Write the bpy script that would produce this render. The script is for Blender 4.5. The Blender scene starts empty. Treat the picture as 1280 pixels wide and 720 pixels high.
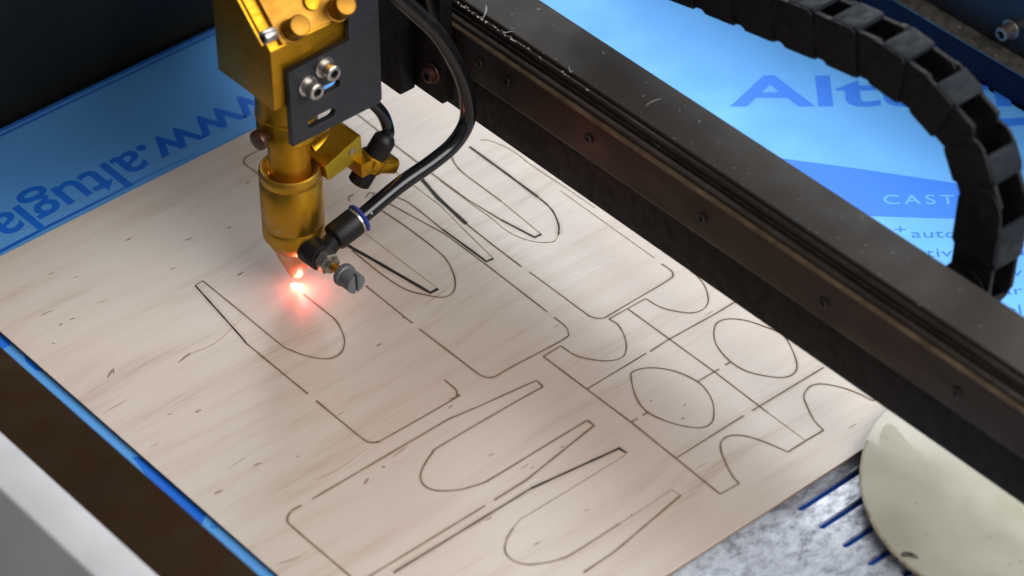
import bpy, bmesh, math, random
from mathutils import Vector, Matrix
random.seed(7)
S = bpy.context.scene
COL = S.collection
PI = math.pi

# ------------------------------------------------------------------ camera
W, H, F = 1280.0, 720.0, 3956.737
R = Matrix(((0.75631926, -0.65418425, -0.00491481),
            (0.42340953, 0.48376007, 0.76596381),
            (-0.49870387, -0.58139416, 0.6428649)))      # world -> camera
R = Matrix([r.normalized() for r in R])
CAM = Vector((-619.52178, -867.39633, 889.36716))        # mm
cd = bpy.data.cameras.new('camera')
cam = bpy.data.objects.new('camera', cd)
COL.objects.link(cam)
m4 = R.transposed().to_4x4()
m4.translation = CAM * .001
cam.matrix_world = m4
cd.sensor_width = 36
cd.lens = F / W * 36
cd.clip_start = .05
cd.clip_end = 50
cd.dof.use_dof = True
cd.dof.focus_distance = 1.385
cd.dof.aperture_fstop = 9
S.camera = cam

# ------------------------------------------------------------------ world and lamps
wd = bpy.data.worlds.new('World')
S.world = wd
wd.use_nodes = True
wd.node_tree.nodes['Background'].inputs['Color'].default_value = (.80, .82, .88, 1)
wd.node_tree.nodes['Background'].inputs['Strength'].default_value = .22
S.view_settings.view_transform = 'Standard'
S.view_settings.look = 'None'
S.view_settings.exposure = 0
S.view_settings.gamma = 1


def area(name, loc, target, sx, sy, power, color):
    l = bpy.data.lights.new(name, 'AREA')
    l.shape = 'RECTANGLE'
    l.size, l.size_y = sx, sy
    l.energy = power
    l.color = color
    o = bpy.data.objects.new(name, l)
    COL.objects.link(o)
    o.location = loc
    d = Vector(target) - Vector(loc)
    o.rotation_euler = d.to_track_quat('-Z', 'Y').to_euler()
    return o


def polar(az, el, dist):        # azimuth measured from the view direction, + = right
    a = math.atan2(.5814, .4987) - math.radians(az)
    e = math.radians(el)
    return Vector((math.cos(a) * math.cos(e), math.sin(a) * math.cos(e), math.sin(e))) * dist


area('window_light', polar(16, 34, 2.6), (0.05, -.05, 0), 1.7, 1.28, 46, (.93, .97, 1))
area('ceiling_light', (.42, -.92, .78), (.18, -.15, 0), 1.3, 1.0, 21, (.97, .98, 1))
area('room_light', (.1, -2.4, 1.7), (0, -.05, .05), 1.6, 1.2, 13, (1, .90, .84))

# ------------------------------------------------------------------ helpers


def U(x, y, ax, v):
    """point (mm) where the view ray of photo pixel x,y meets the plane axis ax = v (mm)"""
    d = R.transposed() @ Vector((x - 640, -(y - 360), -F))
    t = (v - CAM[ax]) / d[ax]
    return CAM + d * t


def mat(name, color, rough=.5, metal=0., spec=.5, coat=0., coat_rough=.05):
    m = bpy.data.materials.new(name)
    m.use_nodes = True
    b = m.node_tree.nodes['Principled BSDF']
    b.inputs['Base Color'].default_value = (*color, 1)
    b.inputs['Roughness'].default_value = rough
    b.inputs['Metallic'].default_value = metal
    b.inputs['Specular IOR Level'].default_value = spec
    b.inputs['Coat Weight'].default_value = coat
    b.inputs['Coat Roughness'].default_value = coat_rough
    return m


class N:
    """small node-tree helper"""

    def __init__(s, m):
        s.t = m.node_tree
        s.b = s.t.nodes['Principled BSDF']

    def new(s, typ, **kw):
        n = s.t.nodes.new(typ)
        for k, v in kw.items():
            if k in n.inputs:
                n.inputs[k].default_value = v
            else:
                setattr(n, k, v)
        return n

    def link(s, a, b):
        s.t.links.new(a, b)

    def coords(s, scale=(1, 1, 1), rot=(0, 0, 0), loc=(0, 0, 0)):
        g = s.new('ShaderNodeTexCoord')
        mp = s.new('ShaderNodeMapping')
        mp.inputs['Scale'].default_value = scale
        mp.inputs['Rotation'].default_value = rot
        mp.inputs['Location'].default_value = loc
        s.link(g.outputs['Object'], mp.inputs['Vector'])
        return mp.outputs['Vector']

    def noise(s, vec, scale, detail=4, rough=.55, dist=0.):
        n = s.new('ShaderNodeTexNoise')
        n.inputs['Scale'].default_value = scale
        n.inputs['Detail'].default_value = detail
        n.inputs['Roughness'].default_value = rough
        n.inputs['Distortion'].default_value = dist
        s.link(vec, n.inputs['Vector'])
        return n.outputs['Fac']

    def ramp(s, fac, stops):
        r = s.new('ShaderNodeValToRGB')
        el = r.color_ramp.elements
        while len(el) > 1:
            el.remove(el[-1])
        for i, (p, c) in enumerate(stops):
            e = el[0] if i == 0 else el.new(p)
            e.position = p
            e.color = (*c, 1) if isinstance(c, tuple) else (c, c, c, 1)
        s.link(fac, r.inputs['Fac'])
        return r.outputs['Color']

    def mix(s, fac, a, b, mode='MIX'):
        n = s.new('ShaderNodeMix', data_type='RGBA', blend_type=mode)
        for sock, v in ((n.inputs[0], fac), (n.inputs[6], a), (n.inputs[7], b)):
            if isinstance(v, bpy.types.NodeSocket):
                s.link(v, sock)
            elif isinstance(v, tuple):
                sock.default_value = (*v, 1)
            else:
                sock.default_value = v
        return n.outputs[2]

    def bump(s, fac, strength, dist=.0002):
        n = s.new('ShaderNodeBump')
        n.inputs['Strength'].default_value = strength
        n.inputs['Distance'].default_value = dist
        s.link(fac, n.inputs['Height'])
        s.link(n.outputs['Normal'], s.b.inputs['Normal'])

    def base(s, c):
        s.link(c, s.b.inputs['Base Color'])

    def rough(s, c):
        s.link(c, s.b.inputs['Roughness'])


def worn(name, c1, c2, rough=.45, metal=0., scale=60, r2=None, coord=(1, 1, 1), bump=.0, spec=.5, specks=None, coat=0.):
    """two-tone mottled surface with uneven gloss and optional pale specks"""
    m = mat(name, c1, rough, metal, spec, coat)
    n = N(m)
    v = n.coords(coord)
    f = n.noise(v, scale, 6, .6)
    c = n.ramp(f, [(.35, c1), (.68, c2)])
    if specks:
        v2 = n.coords()
        g = n.noise(v2, specks[0], 3, .6)
        c = n.mix(n.ramp(g, [(specks[1], 0.), (specks[1] + .04, 1.)]), c, specks[2])
    n.base(c)
    f2 = n.noise(v, scale * 2.7, 4)
    a, b = rough * .8, (r2 or rough * 1.3)
    n.rough(n.ramp(f2, [(.3, a), (.7, b)]))
    if bump:
        n.bump(n.noise(v, scale * 6, 3), bump)
    return m


def finish(name, bm, m, parent=None, angle=35, smooth=True):
    """bm is in millimetres, world axes"""
    bmesh.ops.recalc_face_normals(bm, faces=bm.faces)
    off = parent_origin(parent)
    bmesh.ops.translate(bm, verts=bm.verts, vec=-off)
    bmesh.ops.scale(bm, verts=bm.verts, vec=(.001,) * 3)
    me = bpy.data.meshes.new(name)
    bm.to_mesh(me)
    bm.free()
    for mm in (m if isinstance(m, (list, tuple)) else [m]):
        me.materials.append(mm)
    if smooth:
        me.polygons.foreach_set('use_smooth', [True] * len(me.polygons))
        me.set_sharp_from_angle(angle=math.radians(angle))
    o = bpy.data.objects.new(name, me)
    COL.objects.link(o)
    if parent:
        o.parent = parent
    return o


def parent_origin(p):
    v = Vector((0, 0, 0))
    while p:
        v += p.location * 1000
        p = p.parent
    return v


def tag(o, label=None, cat=None, group=None, kind=None):
    for k, v in (('label', label), ('category', cat), ('group', group), ('kind', kind)):
        if v:
            o[k] = v
    return o


def thing(name, label, cat, loc, group=None):
    o = bpy.data.objects.new(name, None)
    o.empty_display_size = .01
    COL.objects.link(o)
    o.location = Vector(loc) * .001
    return tag(o, label, cat, group)


def box(bm, lo, hi, bev=0., seg=2, mi=0):
    lo, hi = Vector(lo), Vector(hi)
    mtx = Matrix.Translation((lo + hi) / 2) @ Matrix.Diagonal((*(hi - lo), 1))
    before = set(bm.faces)
    r = bmesh.ops.create_cube(bm, size=1, matrix=mtx)
    if bev:
        es = list({e for v in r['verts'] for e in v.link_edges})
        bmesh.ops.bevel(bm, geom=es, offset=bev, segments=seg, affect='EDGES', profile=.6)
    for f in bm.faces:
        if f not in before:
            f.material_index = mi
    return r['verts']


def frame(axis):
    z = Vector(axis).normalized()
    x = z.orthogonal().normalized()
    return x, z.cross(x), z


def lathe(bm, base, axis, prof, n=48, mi=0, cap=True, sides=None, rot=0.):
    """prof: list of (radius, height along axis)"""
    x, y, z = frame(axis)
    base = Vector(base)
    n = sides or n
    rings = []
    for r, h in prof:
        if r < 1e-6:
            rings.append([bm.verts.new(base + z * h)])
        else:
            rings.append([bm.verts.new(base + z * h + (x * math.cos(a) + y * math.sin(a)) * r)
                          for a in [2 * PI * i / n + rot for i in range(n)]])
    fs = []
    for a, b in zip(rings, rings[1:]):
        for i in range(n):
            j = (i + 1) % n
            if len(a) == 1 and len(b) == 1:
                continue
            if len(a) == 1:
                fs.append(bm.faces.new((a[0], b[j], b[i])))
            elif len(b) == 1:
                fs.append(bm.faces.new((a[i], a[j], b[0])))
            else:
                fs.append(bm.faces.new((a[i], a[j], b[j], b[i])))
    if cap:
        for q in (rings[0], rings[-1]):
            if len(q) > 2:
                fs.append(bm.faces.new(q))
    for f in fs:
        f.material_index = mi


def cyl(bm, base, axis, r, h, n=40, bev=.3, mi=0, **k):
    b = min(bev, r * .4, abs(h) * .4)
    lathe(bm, base, axis, [(r - b, 0), (r - b * .3, b * .3), (r, b), (r, h - b), (r - b * .3, h - b * .3), (r - b, h)], n, mi, **k)


def spline(pts, n=8, closed=False):
    """Catmull-Rom through points"""
    P = [Vector(p) for p in pts]
    out = []
    m = len(P)
    rng = range(m) if closed else range(m - 1)
    for i in rng:
        p1, p2 = P[i], P[(i + 1) % m]
        p0 = P[i - 1] if (closed or i > 0) else p1 * 2 - p2
        p3 = P[(i + 2) % m] if (closed or i + 2 < m) else p2 * 2 - p1
        for k in range(n):
            t = k / n
            out.append(.5 * ((2 * p1) + (p2 - p0) * t + (2 * p0 - 5 * p1 + 4 * p2 - p3) * t * t + (3 * p1 - p0 - 3 * p2 + p3) * t ** 3))
    if not closed:
        out.append(P[-1])
    return out


def tube(bm, pts, r, n=20, mi=0):
    P = [Vector(p) for p in pts]
    nrm = None
    rings = []
    for i, p in enumerate(P):
        d = (P[min(i + 1, len(P) - 1)] - P[max(i - 1, 0)]).normalized()
        nrm = d.orthogonal().normalized() if nrm is None else (nrm - d * nrm.dot(d)).normalized()
        b = d.cross(nrm)
        rr = r(i / (len(P) - 1)) if callable(r) else r
        rings.append([bm.verts.new(p + (nrm * math.cos(a) + b * math.sin(a)) * rr) for a in [2 * PI * k / n for k in range(n)]])
    for a, b in zip(rings, rings[1:]):
        for i in range(n):
            bm.faces.new((a[i], a[(i + 1) % n], b[(i + 1) % n], b[i])).material_index = mi
    bm.faces.new(rings[0])
    bm.faces.new(rings[-1])


def prism(bm, poly, vec, mi=0, bev=0.):
    """poly: 3-D points in a plane, extruded by vec"""
    before = set(bm.faces)
    a = [bm.verts.new(Vector(p)) for p in poly]
    b = [bm.verts.new(Vector(p) + Vector(vec)) for p in poly]
    n = len(a)
    fs = [bm.faces.new(a), bm.faces.new(list(reversed(b)))]
    for i in range(n):
        fs.append(bm.faces.new((a[i], b[i], b[(i + 1) % n], a[(i + 1) % n])))
    if bev:
        es = list({e for f in fs for e in f.edges})
        bmesh.ops.bevel(bm, geom=es, offset=bev, segments=2, affect='EDGES', profile=.6)
    for f in bm.faces:
        if f not in before:
            f.material_index = mi


def ribbon(bm, pts, w, z, mi=0, uv=None):
    """flat strip of width w (number or function of 0..1) along 2-D points"""
    P = [Vector((p[0], p[1])) for p in pts]
    L = []
    for i, p in enumerate(P):
        a = (p - P[i - 1]).normalized() if i else None
        b = (P[i + 1] - p).normalized() if i + 1 < len(P) else None
        a = a or b
        b = b or a
        t = (a + b)
        t = t.normalized() if t.length > .2 else b
        k = 1 / max(.55, t.dot(b))
        nn = Vector((-t.y, t.x)) * k
        ww = (w(i / (len(P) - 1)) if callable(w) else w) / 2
        q = (p + nn * ww, p - nn * ww)
        L.append([bm.verts.new((v.x, v.y, z)) for v in q])
    for k, (a, b) in enumerate(zip(L, L[1:])):
        f = bm.faces.new((a[0], a[1], b[1], b[0]))
        f.material_index = mi
        if uv is not None:
            for lp, u in zip(f.loops, (0, 1, 1, 0)):
                lp[uv].uv = (k / len(L), u)


def flat_with_holes(name, outer, holes, thick, origin, ax, ay, m, parent=None, bev=0.):
    """outline with real holes, via a filled 2-D curve; ax, ay are the in-plane axes"""
    c = bpy.data.curves.new(name, 'CURVE')
    c.dimensions = '2D'
    c.fill_mode = 'BOTH'
    c.extrude = thick / 2
    c.bevel_depth = bev
    for poly in [outer] + holes:
        s = c.splines.new('POLY')
        s.points.add(len(poly) - 1)
        for p, q in zip(s.points, poly):
            p.co = (q[0], q[1], 0, 1)
        s.use_cyclic_u = True
    o = bpy.data.objects.new(name, c)
    COL.objects.link(o)
    dg = bpy.context.evaluated_depsgraph_get()
    me = bpy.data.meshes.new_from_object(o.evaluated_get(dg))
    bpy.data.objects.remove(o)
    bm = bmesh.new()
    bm.from_mesh(me)
    bpy.data.meshes.remove(me)
    ax, ay = Vector(ax), Vector(ay)
    az = ax.cross(ay)
    M = Matrix((ax, ay, az)).transposed().to_4x4()
    M.translation = Vector(origin)
    bm.transform(M)
    return finish(name, bm, m, parent, smooth=False)


def text(name, s, px, ang, size, sx, m, parent, z, bold=.0, spacing=1., shear=0., pts=None):
    """text laid flat; px = photo pixel of its baseline start, ang = reading direction in the plane"""
    c = bpy.data.curves.new(name, 'FONT')
    c.body = s
    c.size = 1
    c.offset = bold
    c.space_character = spacing
    c.extrude = .008 / size
    c.shear = shear
    o = bpy.data.objects.new(name, c)
    COL.objects.link(o)
    dg = bpy.context.evaluated_depsgraph_get()
    me = bpy.data.meshes.new_from_object(o.evaluated_get(dg))
    bpy.data.objects.remove(o)
    bm = bmesh.new()
    bm.from_mesh(me)
    bpy.data.meshes.remove(me)
    p = U(px[0], px[1], 2, z) + Vector((0, 0, .03))
    M = Matrix.Translation(p) @ Matrix.Rotation(ang, 4, 'Z') @ Matrix.Diagonal((size * sx, size, size, 1))
    bm.transform(M)
    return finish(name, bm, m, parent, smooth=False)


def arc(cx, cy, r, a0, a1, n=8):
    return [(cx + r * math.cos(a0 + (a1 - a0) * i / n), cy + r * math.sin(a0 + (a1 - a0) * i / n)) for i in range(n + 1)]


def slot(x0, x1, y, r, n=6):
    return arc(x1, y, r, -PI / 2, PI / 2, n) + arc(x0, y, r, PI / 2, 3 * PI / 2, n)


# ------------------------------------------------------------------ materials
def wood():
    m = mat('birch_plywood', (.6, .48, .4), .42, 0, .75)
    n = N(m)
    v = n.coords((1, 1, 1))
    warp = n.new('ShaderNodeMapping')
    # warped coordinates so the figure swirls a little
    nz = n.new('ShaderNodeTexNoise')
    nz.inputs['Scale'].default_value = 7
    nz.inputs['Detail'].default_value = 1.5
    n.link(v, nz.inputs['Vector'])
    ad = n.new('ShaderNodeVectorMath', operation='MULTIPLY_ADD')
    n.link(nz.outputs['Color'], ad.inputs[0])
    ad.inputs[1].default_value = (.01, .032, 0)
    n.link(v, ad.inputs[2])
    mp = n.new('ShaderNodeMapping')
    mp.inputs['Scale'].default_value = (6, 85, 1)
    mp.inputs['Rotation'].default_value = (0, 0, math.radians(-3))
    n.link(ad.outputs[0], mp.inputs['Vector'])
    grain = n.noise(mp.outputs[0], 1.3, 4, .5)
    mp2 = n.new('ShaderNodeMapping')
    mp2.inputs['Scale'].default_value = (45, 900, 1)
    n.link(v, mp2.inputs['Vector'])
    fine = n.noise(mp2.outputs[0], 1, 5, .6)
    big = n.noise(v, 6, 2)
    c = n.ramp(grain, [(.27, (.38, .275, .205)), (.40, (.50, .405, .32)), (.53, (.555, .475, .39)), (.75, (.58, .505, .42))])
    c = n.mix(n.ramp(fine, [(.38, .0), (.62, .6)]), c, (.60, .525, .44))
    c = n.mix(n.ramp(big, [(.38, .0), (.66, .45)]), c, (.48, .325, .26))
    mp3 = n.new('ShaderNodeMapping')
    mp3.inputs['Scale'].default_value = (70, 420, 1)
    mp3.inputs['Rotation'].default_value = (0, 0, math.radians(7))
    n.link(v, mp3.inputs['Vector'])
    fl = n.noise(mp3.outputs[0], 1, 1, .4)
    n.base(c)
    n.rough(n.ramp(fine, [(.3, .34), (.7, .46)]))
    n.bump(fine, .25, .00015)
    return m


def film(name, c, c2):
    m = mat(name, c, .5, .25, .25)
    n = N(m)
    v = n.coords()
    f = n.noise(v, 14, 4, .5)
    col = n.ramp(f, [(.35, c), (.65, c2)])
    sp = n.noise(v, 900, 2, .5)
    big = n.noise(v, 60, 2)
    sp2 = n.mix(1., n.ramp(sp, [(.73, 0.), (.76, .5)]), n.ramp(big, [(.45, 0.), (.6, 1.)]), 'MULTIPLY')
    col = n.mix(sp2, col, (.5, .65, .85))
    n.base(col)
    n.rough(n.ramp(n.noise(v, 35, 5), [(.3, .42), (.7, .56)]))
    n.bump(n.noise(v, 30, 2), .12, .0006)
    return m


M_WOOD = wood()
M_EDGE = worn('plywood_edge', (.16, .10, .06), (.3, .2, .13), .6, scale=300, coord=(1, 1, 8))
M_FLECK = mat('wood_fleck', (.25, .15, .11), .6)
M_FILM = film('blue_protective_film', (.11, .365, .79), (.125, .40, .83))
M_PRINT = mat('blue_film_print', (.006, .135, .62), .5, .25, .25)
M_PRINT2 = mat('blue_film_logo_print', (.032, .185, .72), .5, .25, .25)
M_PRINT3 = mat('pale_film_lettering', (.10, .36, .86), .5, .25, .25)
M_SMALLPRINT = mat('small_film_lettering', (.03, .17, .55), .5, .25, .25)
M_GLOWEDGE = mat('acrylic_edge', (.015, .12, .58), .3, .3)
M_PALELINE = mat('film_edge_line', (.22, .46, .85), .25, .5)
M_BLACK = worn('near_black_flange', (.002, .002, .002), (.004, .004, .004), .5, scale=90, spec=.2)  # near-black colour over the whole lower flange
M_PLATE = worn('black_anodised_plate', (.009, .010, .013), (.013, .014, .018), .5, scale=160, specks=(700, .74, (.06, .06, .07)))
M_CAR = worn('black_carriage', (.0015, .0015, .0015), (.003, .003, .003), .55, scale=90, spec=.2)
M_BEAMTOP = worn('dusty_grey_beam_paint', (.026, .0215, .0175), (.034, .0285, .0235), .8, r2=.75, spec=.3, scale=28, specks=(420, .70, (.14, .13, .12)), bump=.1)
M_BROWN = worn('brown_oxidised_steel', (.020, .010, .005), (.030, .016, .008), .45, .3, scale=35, coord=(1, .4, 1), specks=(500, .73, (.1, .08, .06)))
M_RAIL = worn('greasy_rail_steel', (.03, .023, .018), (.075, .058, .046), .35, .6, scale=120, coord=(1, .25, 1), specks=(350, .72, (.12, .10, .085)))
M_RAILDK = worn('rail_groove', (.006, .005, .004), (.02, .014, .01), .5, scale=120)
M_RIDGE = worn('rail_ridge_highlight', (.10, .065, .035), (.2, .14, .08), .35, .6, scale=100)
M_BRASS = worn('gold_anodised_brass', (.46, .225, .010), (.53, .27, .018), .38, .95, scale=50, r2=.5, coord=(1, 1, 5), bump=.12)
M_BRASSLIT = worn('lit_brass_face', (.33, .23, .015), (.38, .28, .02), .45, .8, scale=60)  # yellower brass copy; light on the -Y faces is put into its colour
M_COVER = worn('orange_gold_cover', (.27, .125, .016), (.33, .16, .022), .4, .95, scale=70, r2=.5)
M_BRASSW = worn('worn_brass_nozzle_body', (.48, .24, .010), (.46, .27, .04), .33, .95, scale=55, r2=.48, specks=(160, .66, (.42, .36, .22)))
M_COPPER = worn('copper_nozzle', (.74, .36, .20), (.80, .43, .26), .36, .5, scale=90)
M_STEEL = worn('screw_steel', (.45, .41, .37), (.6, .56, .52), .28, .95, scale=300)
M_STEELDK = worn('dull_steel', (.2, .18, .15), (.34, .31, .27), .35, .9, scale=300)
M_SOCKET = mat('socket_recess', (.01, .009, .008), .6)
M_RUBBER = worn('black_hose_plastic', (.005, .005, .006), (.007, .007, .008), .13, scale=200)
M_FIT = worn('black_fitting_plastic', (.006, .005, .005), (.009, .007, .006), .42, scale=400, bump=.3, spec=.3)
M_BLUEP = mat('blue_release_collar', (.02, .035, .22), .35)
M_KNOB = worn('grey_knurled_knob', (.11, .11, .115), (.17, .17, .18), .5, .3, scale=300)
M_CHAIN = worn('black_nylon_chain', (.004, .004, .005), (.008, .008, .009), .6, scale=120, spec=.25)
M_CHAINBAR = worn('nylon_crossbar', (.004, .006, .009), (.007, .0095, .014), .65, scale=90, spec=.2)
M_NAVY = worn('navy_blue_enamel', (.0006, .003, .020), (.001, .005, .028), .5, scale=20, spec=.25)
M_DARKP = worn('dark_slate_panel', (.006, .008, .013), (.01, .014, .02), .45, scale=30, specks=(260, .7, (.05, .05, .05)))
M_LEDGE = worn('bare_steel_ledge', (.08, .075, .065), (.20, .18, .15), .45, .6, scale=180, specks=(300, .66, (.45, .42, .38)))
M_WALL = worn('dark_rear_panel', (.006, .008, .008), (.009, .011, .011), .65, scale=14, spec=.2)
M_FLOOR = worn('dark_bed_floor', (.006, .008, .01), (.012, .014, .016), .7, scale=30)
M_BRBAR = worn('dark_brown_rail_paint', (.022, .010, .003), (.027, .013, .003), .8, scale=18, spec=.1)
M_WHITE = worn('off_white_enamel', (.46, .45, .455), (.53, .52, .525), .45, scale=25)
M_DISC = worn('ivory_disc_face', (.39, .365, .27), (.46, .435, .335), .55, scale=45, specks=(240, .68, (.31, .28, .2)), coat=.6)
M_DISCRIM = worn('disc_worn_rim', (.2, .16, .1), (.42, .36, .24), .5, scale=250)
M_HOT = mat('laser_burn_point', (1, .6, .4), .5)
for _m, c, s in ((M_HOT, (1, .55, .30), 9),):
    b = _m.node_tree.nodes['Principled BSDF']
    b.inputs['Emission Color'].default_value = (*c, 1)
    b.inputs['Emission Strength'].default_value = s


def galvanised():
    m = mat('scratched_galvanised_steel', (.5, .53, .58), .35, .35)
    n = N(m)
    v = n.coords((1, 1.4, 1))
    a = n.noise(v, 150, 10, .8, .1)
    b = n.noise(v, 20, 10, .8, .1)
    c = n.ramp(a, [(.34, (.14, .14, .16)), (.42, (.36, .38, .43)), (.50, (.62, .66, .74)), (.62, (.84, .88, .94))])
    c = n.mix(n.ramp(b, [(.52, 0.), (.66, .6)]), c, (.16, .14, .15))
    n.base(c)
    n.rough(n.ramp(a, [(.35, .55), (.65, .3)]))
    n.bump(a, .3, .0003)
    return m


M_GALV = galvanised()


def kerf(name, col):
    m = mat(name, col, .75)
    n = N(m)
    f = n.noise(n.coords(), 420, 3)
    n.base(n.ramp(f, [(.3, tuple(x * .7 for x in col)), (.7, tuple(x * 1.5 for x in col))]))
    return m


M_CUT = kerf('burnt_cut', (.10, .054, .017))
M_CUTH = kerf('deep_burnt_cut', (.014, .009, .006))
M_CUTF = kerf('faint_cut', (.27, .20, .13))


def scorch():
    m = mat('scorch_halo', (.40, .26, .11), .6)
    n = N(m)
    uv = n.new('ShaderNodeTexCoord')
    sep = n.new('ShaderNodeSeparateXYZ')
    n.link(uv.outputs['UV'], sep.inputs[0])
    a = n.ramp(sep.outputs['Y'], [(0., 0.), (.5, .36), (1., 0.)])
    f = n.ramp(n.noise(n.coords(), 60, 3), [(.35, .15), (.7, 1.)])
    n.link(n.mix(1., a, f, 'MULTIPLY'), n.b.inputs['Alpha'])
    return m


M_SCORCH = scorch()

# ------------------------------------------------------------------ machine bed, walls, frame
bm = bmesh.new()
box(bm, (-900, -900, -60), (900, 900, -50))
tag(finish('bed_floor', bm, M_FLOOR), kind='structure')

bm = bmesh.new()
box(bm, (-330, 192, -50), (130, 200, 112), .8)
tag(finish('rear_panel', bm, M_WALL), 'dark matte panel standing behind the far edge of the blue film sheet', 'machine panel')

# far side: navy wall, ledge, slate plate with its screw
sw = thing('side_rail', 'dark navy side rail with bare steel ledge and socket screw in the upper right corner', 'machine rail', (338, -100, -50))
zt = U(1200, 45.5, 0, 338).z
bm = bmesh.new()
box(bm, (338, -700, -50), (352, 191, zt - 1.6), .3)
finish('wall_plate', bm, M_NAVY, sw)
bm = bmesh.new()
box(bm, (337.2, -700, zt - 1.5), (352, 191, zt), .35)
finish('ledge', bm, M_LEDGE, sw)
bm = bmesh.new()
box(bm, (336.6, -700, zt - .9), (337.15, 191, zt + .05), .15)  # added thin bright strip that draws the highlight along the ledge edge
finish('ledge_highlight', bm, M_STEELDK, sw)
bm = bmesh.new()
box(bm, (347, -700, zt + .1), (356, 191, 78), .4)
finish('backing_plate', bm, M_DARKP, sw)
bm = bmesh.new()
box(bm, (356.5, -700, -50), (372, 191, 76), .4)
finish('outer_wall', bm, M_NAVY, sw)


def socket_screw(name, base, axis, r, h, parent, m=None, washer=0., plain=False):
    """cap screw with a hexagonal socket, on an optional washer"""
    base = Vector(base)
    ax = Vector(axis).normalized()
    bm = bmesh.new()
    if washer:
        cyl(bm, base, ax, washer, 1.0, bev=.25)
        base = base + ax * 1.0
    lathe(bm, base, ax, [(r - .1, 0), (r, .15), (r, h - .5), (r - .35, h - .08), (r * .86, h), (r * .56, h)], 48, cap=False)
    o = finish(name, bm, m or M_STEEL, parent)
    bm = bmesh.new()
    lathe(bm, base, ax, [(r * .57, h - .02), (r * .50, h - .4), (r * .46, h - r * .75), (0, h - r * .8)], cap=False, sides=6)
    finish('socket', bm, M_SOCKET, o, smooth=False)
    return o


p = U(1264, 36, 0, 347)
socket_screw('screw', p, (-1, 0, 0), 3.6, 6.5, sw, M_STEELDK, washer=5.2)

# near left: brown rail, white rim
fr = thing('front_rim', 'off white machine rim with grey outer side in the lower left corner', 'machine frame', (-185, -100, -50))
bm = bmesh.new()
prism(bm, [(-176.3, -600, 50), (-194.6, -600, 50), (-260, -600, -50), (-176.3, -600, -50)], (0, 1000, 0), bev=1.2)  # outer face given an added slope so it catches light from above
finish('rim_panel', bm, M_WHITE, fr)
bm = bmesh.new()
box(bm, (-175.8, -600, -50), (-147, 400, 48.5), .8, 3)
tag(finish('inner_rail', bm, M_BRBAR), 'dark brown flat rail between the white rim and the blue film strip', 'machine rail')

# ------------------------------------------------------------------ slotted table
ZT = -4.7
starts = [(998.4, 637), (1025, 659.5), (1054.5, 683), (1086, 705.5)]
SL = [U(a, b, 2, ZT) for a, b in starts]
dy = (SL[3].y - SL[0].y) / 3
holes = []
for k in range(-4, 9):
    if 0 <= k <= 3:
        x0, y0 = SL[k].x, SL[k].y
    else:
        x0, y0 = SL[0].x + (SL[3].x - SL[0].x) / 3 * k, SL[0].y + dy * k
        if k == 4:
            x0 += 6
    holes.append(slot(x0 + 1.3, x0 + 95, y0, 1.6))
    holes.append(slot(x0 - 118, x0 - 24, y0 - 30, 1.6) if y0 - 30 < -330 else slot(x0 + 104, x0 + 190, y0, 1.6))
tb = thing('slotted_table', 'scratched bare metal machine table with slots under the plywood corner', 'machine table', (100, -300, -50))
flat_with_holes('table_plate', [(-140, -560), (330, -560), (330, 180), (-140, 180)], holes, 1.6, (0, 0, ZT - .8), (1, 0, 0), (0, 1, 0), M_GALV, tb)
bm = bmesh.new()
box(bm, (-139, -559, -10), (329, 179, -7.6), .3)
finish('blue_underlay', bm, M_GLOWEDGE, tb)

# ------------------------------------------------------------------ acrylic sheet in blue film
ac = thing('film_covered_sheet', 'acrylic sheet in printed blue protective film lying beneath the plywood and gantry', 'acrylic sheet', (90, -20, ZT))
bm = bmesh.new()
box(bm, (-142, -224, ZT + .05), (336.5, 183, -1.8), .25)
finish('film', bm, M_FILM, ac)
ZF = -1.77
bm = bmesh.new()
ribbon(bm, [(-142, 178.6), (336, 178.6)], 1.5, ZF)
ribbon(bm, [(-142, 181.8), (336, 181.8)], 1.6, ZF)
finish('dark_edge_line', bm, M_GLOWEDGE, ac, smooth=False)
bm = bmesh.new()
ribbon(bm, [U(x, y, 2, ZF) for x, y in ((0, 307), (120, 240), (230, 187), (340, 137))], .6, ZF)
ribbon(bm, [U(x, y, 2, ZF) for x, y in ((0, 302), (120, 236), (235, 181), (340, 133))], .35, ZF)
finish('pale_edge_line', bm, M_PALELINE, ac, smooth=False)
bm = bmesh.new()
ribbon(bm, [U(x, y, 2, ZF) for x, y in ((-30, 330), (60, 283), (140, 243), (180, 222), (245, 192))], lambda t: 2.4 - 2.1 * t, ZF + .01)  # darker blue strip tapering along the plywood's far edge
finish('dark_film_strip', bm, M_GLOWEDGE, ac, smooth=False)
# printing
text('web_address', 'www.altuglas', (334, 104), math.radians(180), 32, 1.05, M_PRINT, ac, ZF, bold=.012, spacing=.97)
hd = math.radians(-41.2)
text('logo_lettering', 'Altuglas', (917, 132), hd, 34, 1.62, M_PRINT2, ac, ZF, bold=.02, spacing=1.02)
band = [(930, 188), (970, 197), (1060, 209), (1195, 229), (1300, 243), (1300, 275), (1195, 273.5), (1085, 270), (1000, 267)]
bm = bmesh.new()
prism(bm, [U(x, y, 2, ZF) for x, y in band], (0, 0, .02))
finish('printed_band', bm, M_PRINT2, ac, smooth=False)
bm = bmesh.new()
sw_ = [(1170, 146), (1215, 139), (1262, 140), (1310, 136), (1310, 146), (1262, 150), (1215, 148)]
prism(bm, [U(x, y + 8, 2, ZF) for x, y in sw_], (0, 0, .02))
finish('printed_swoosh', bm, M_PRINT2, ac, smooth=False)
text('cast_lettering', 'CAST', (1104, 255), hd, 9.6, 1.15, M_PRINT3, ac, ZF + .03, spacing=1.35, bold=.01)
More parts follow.
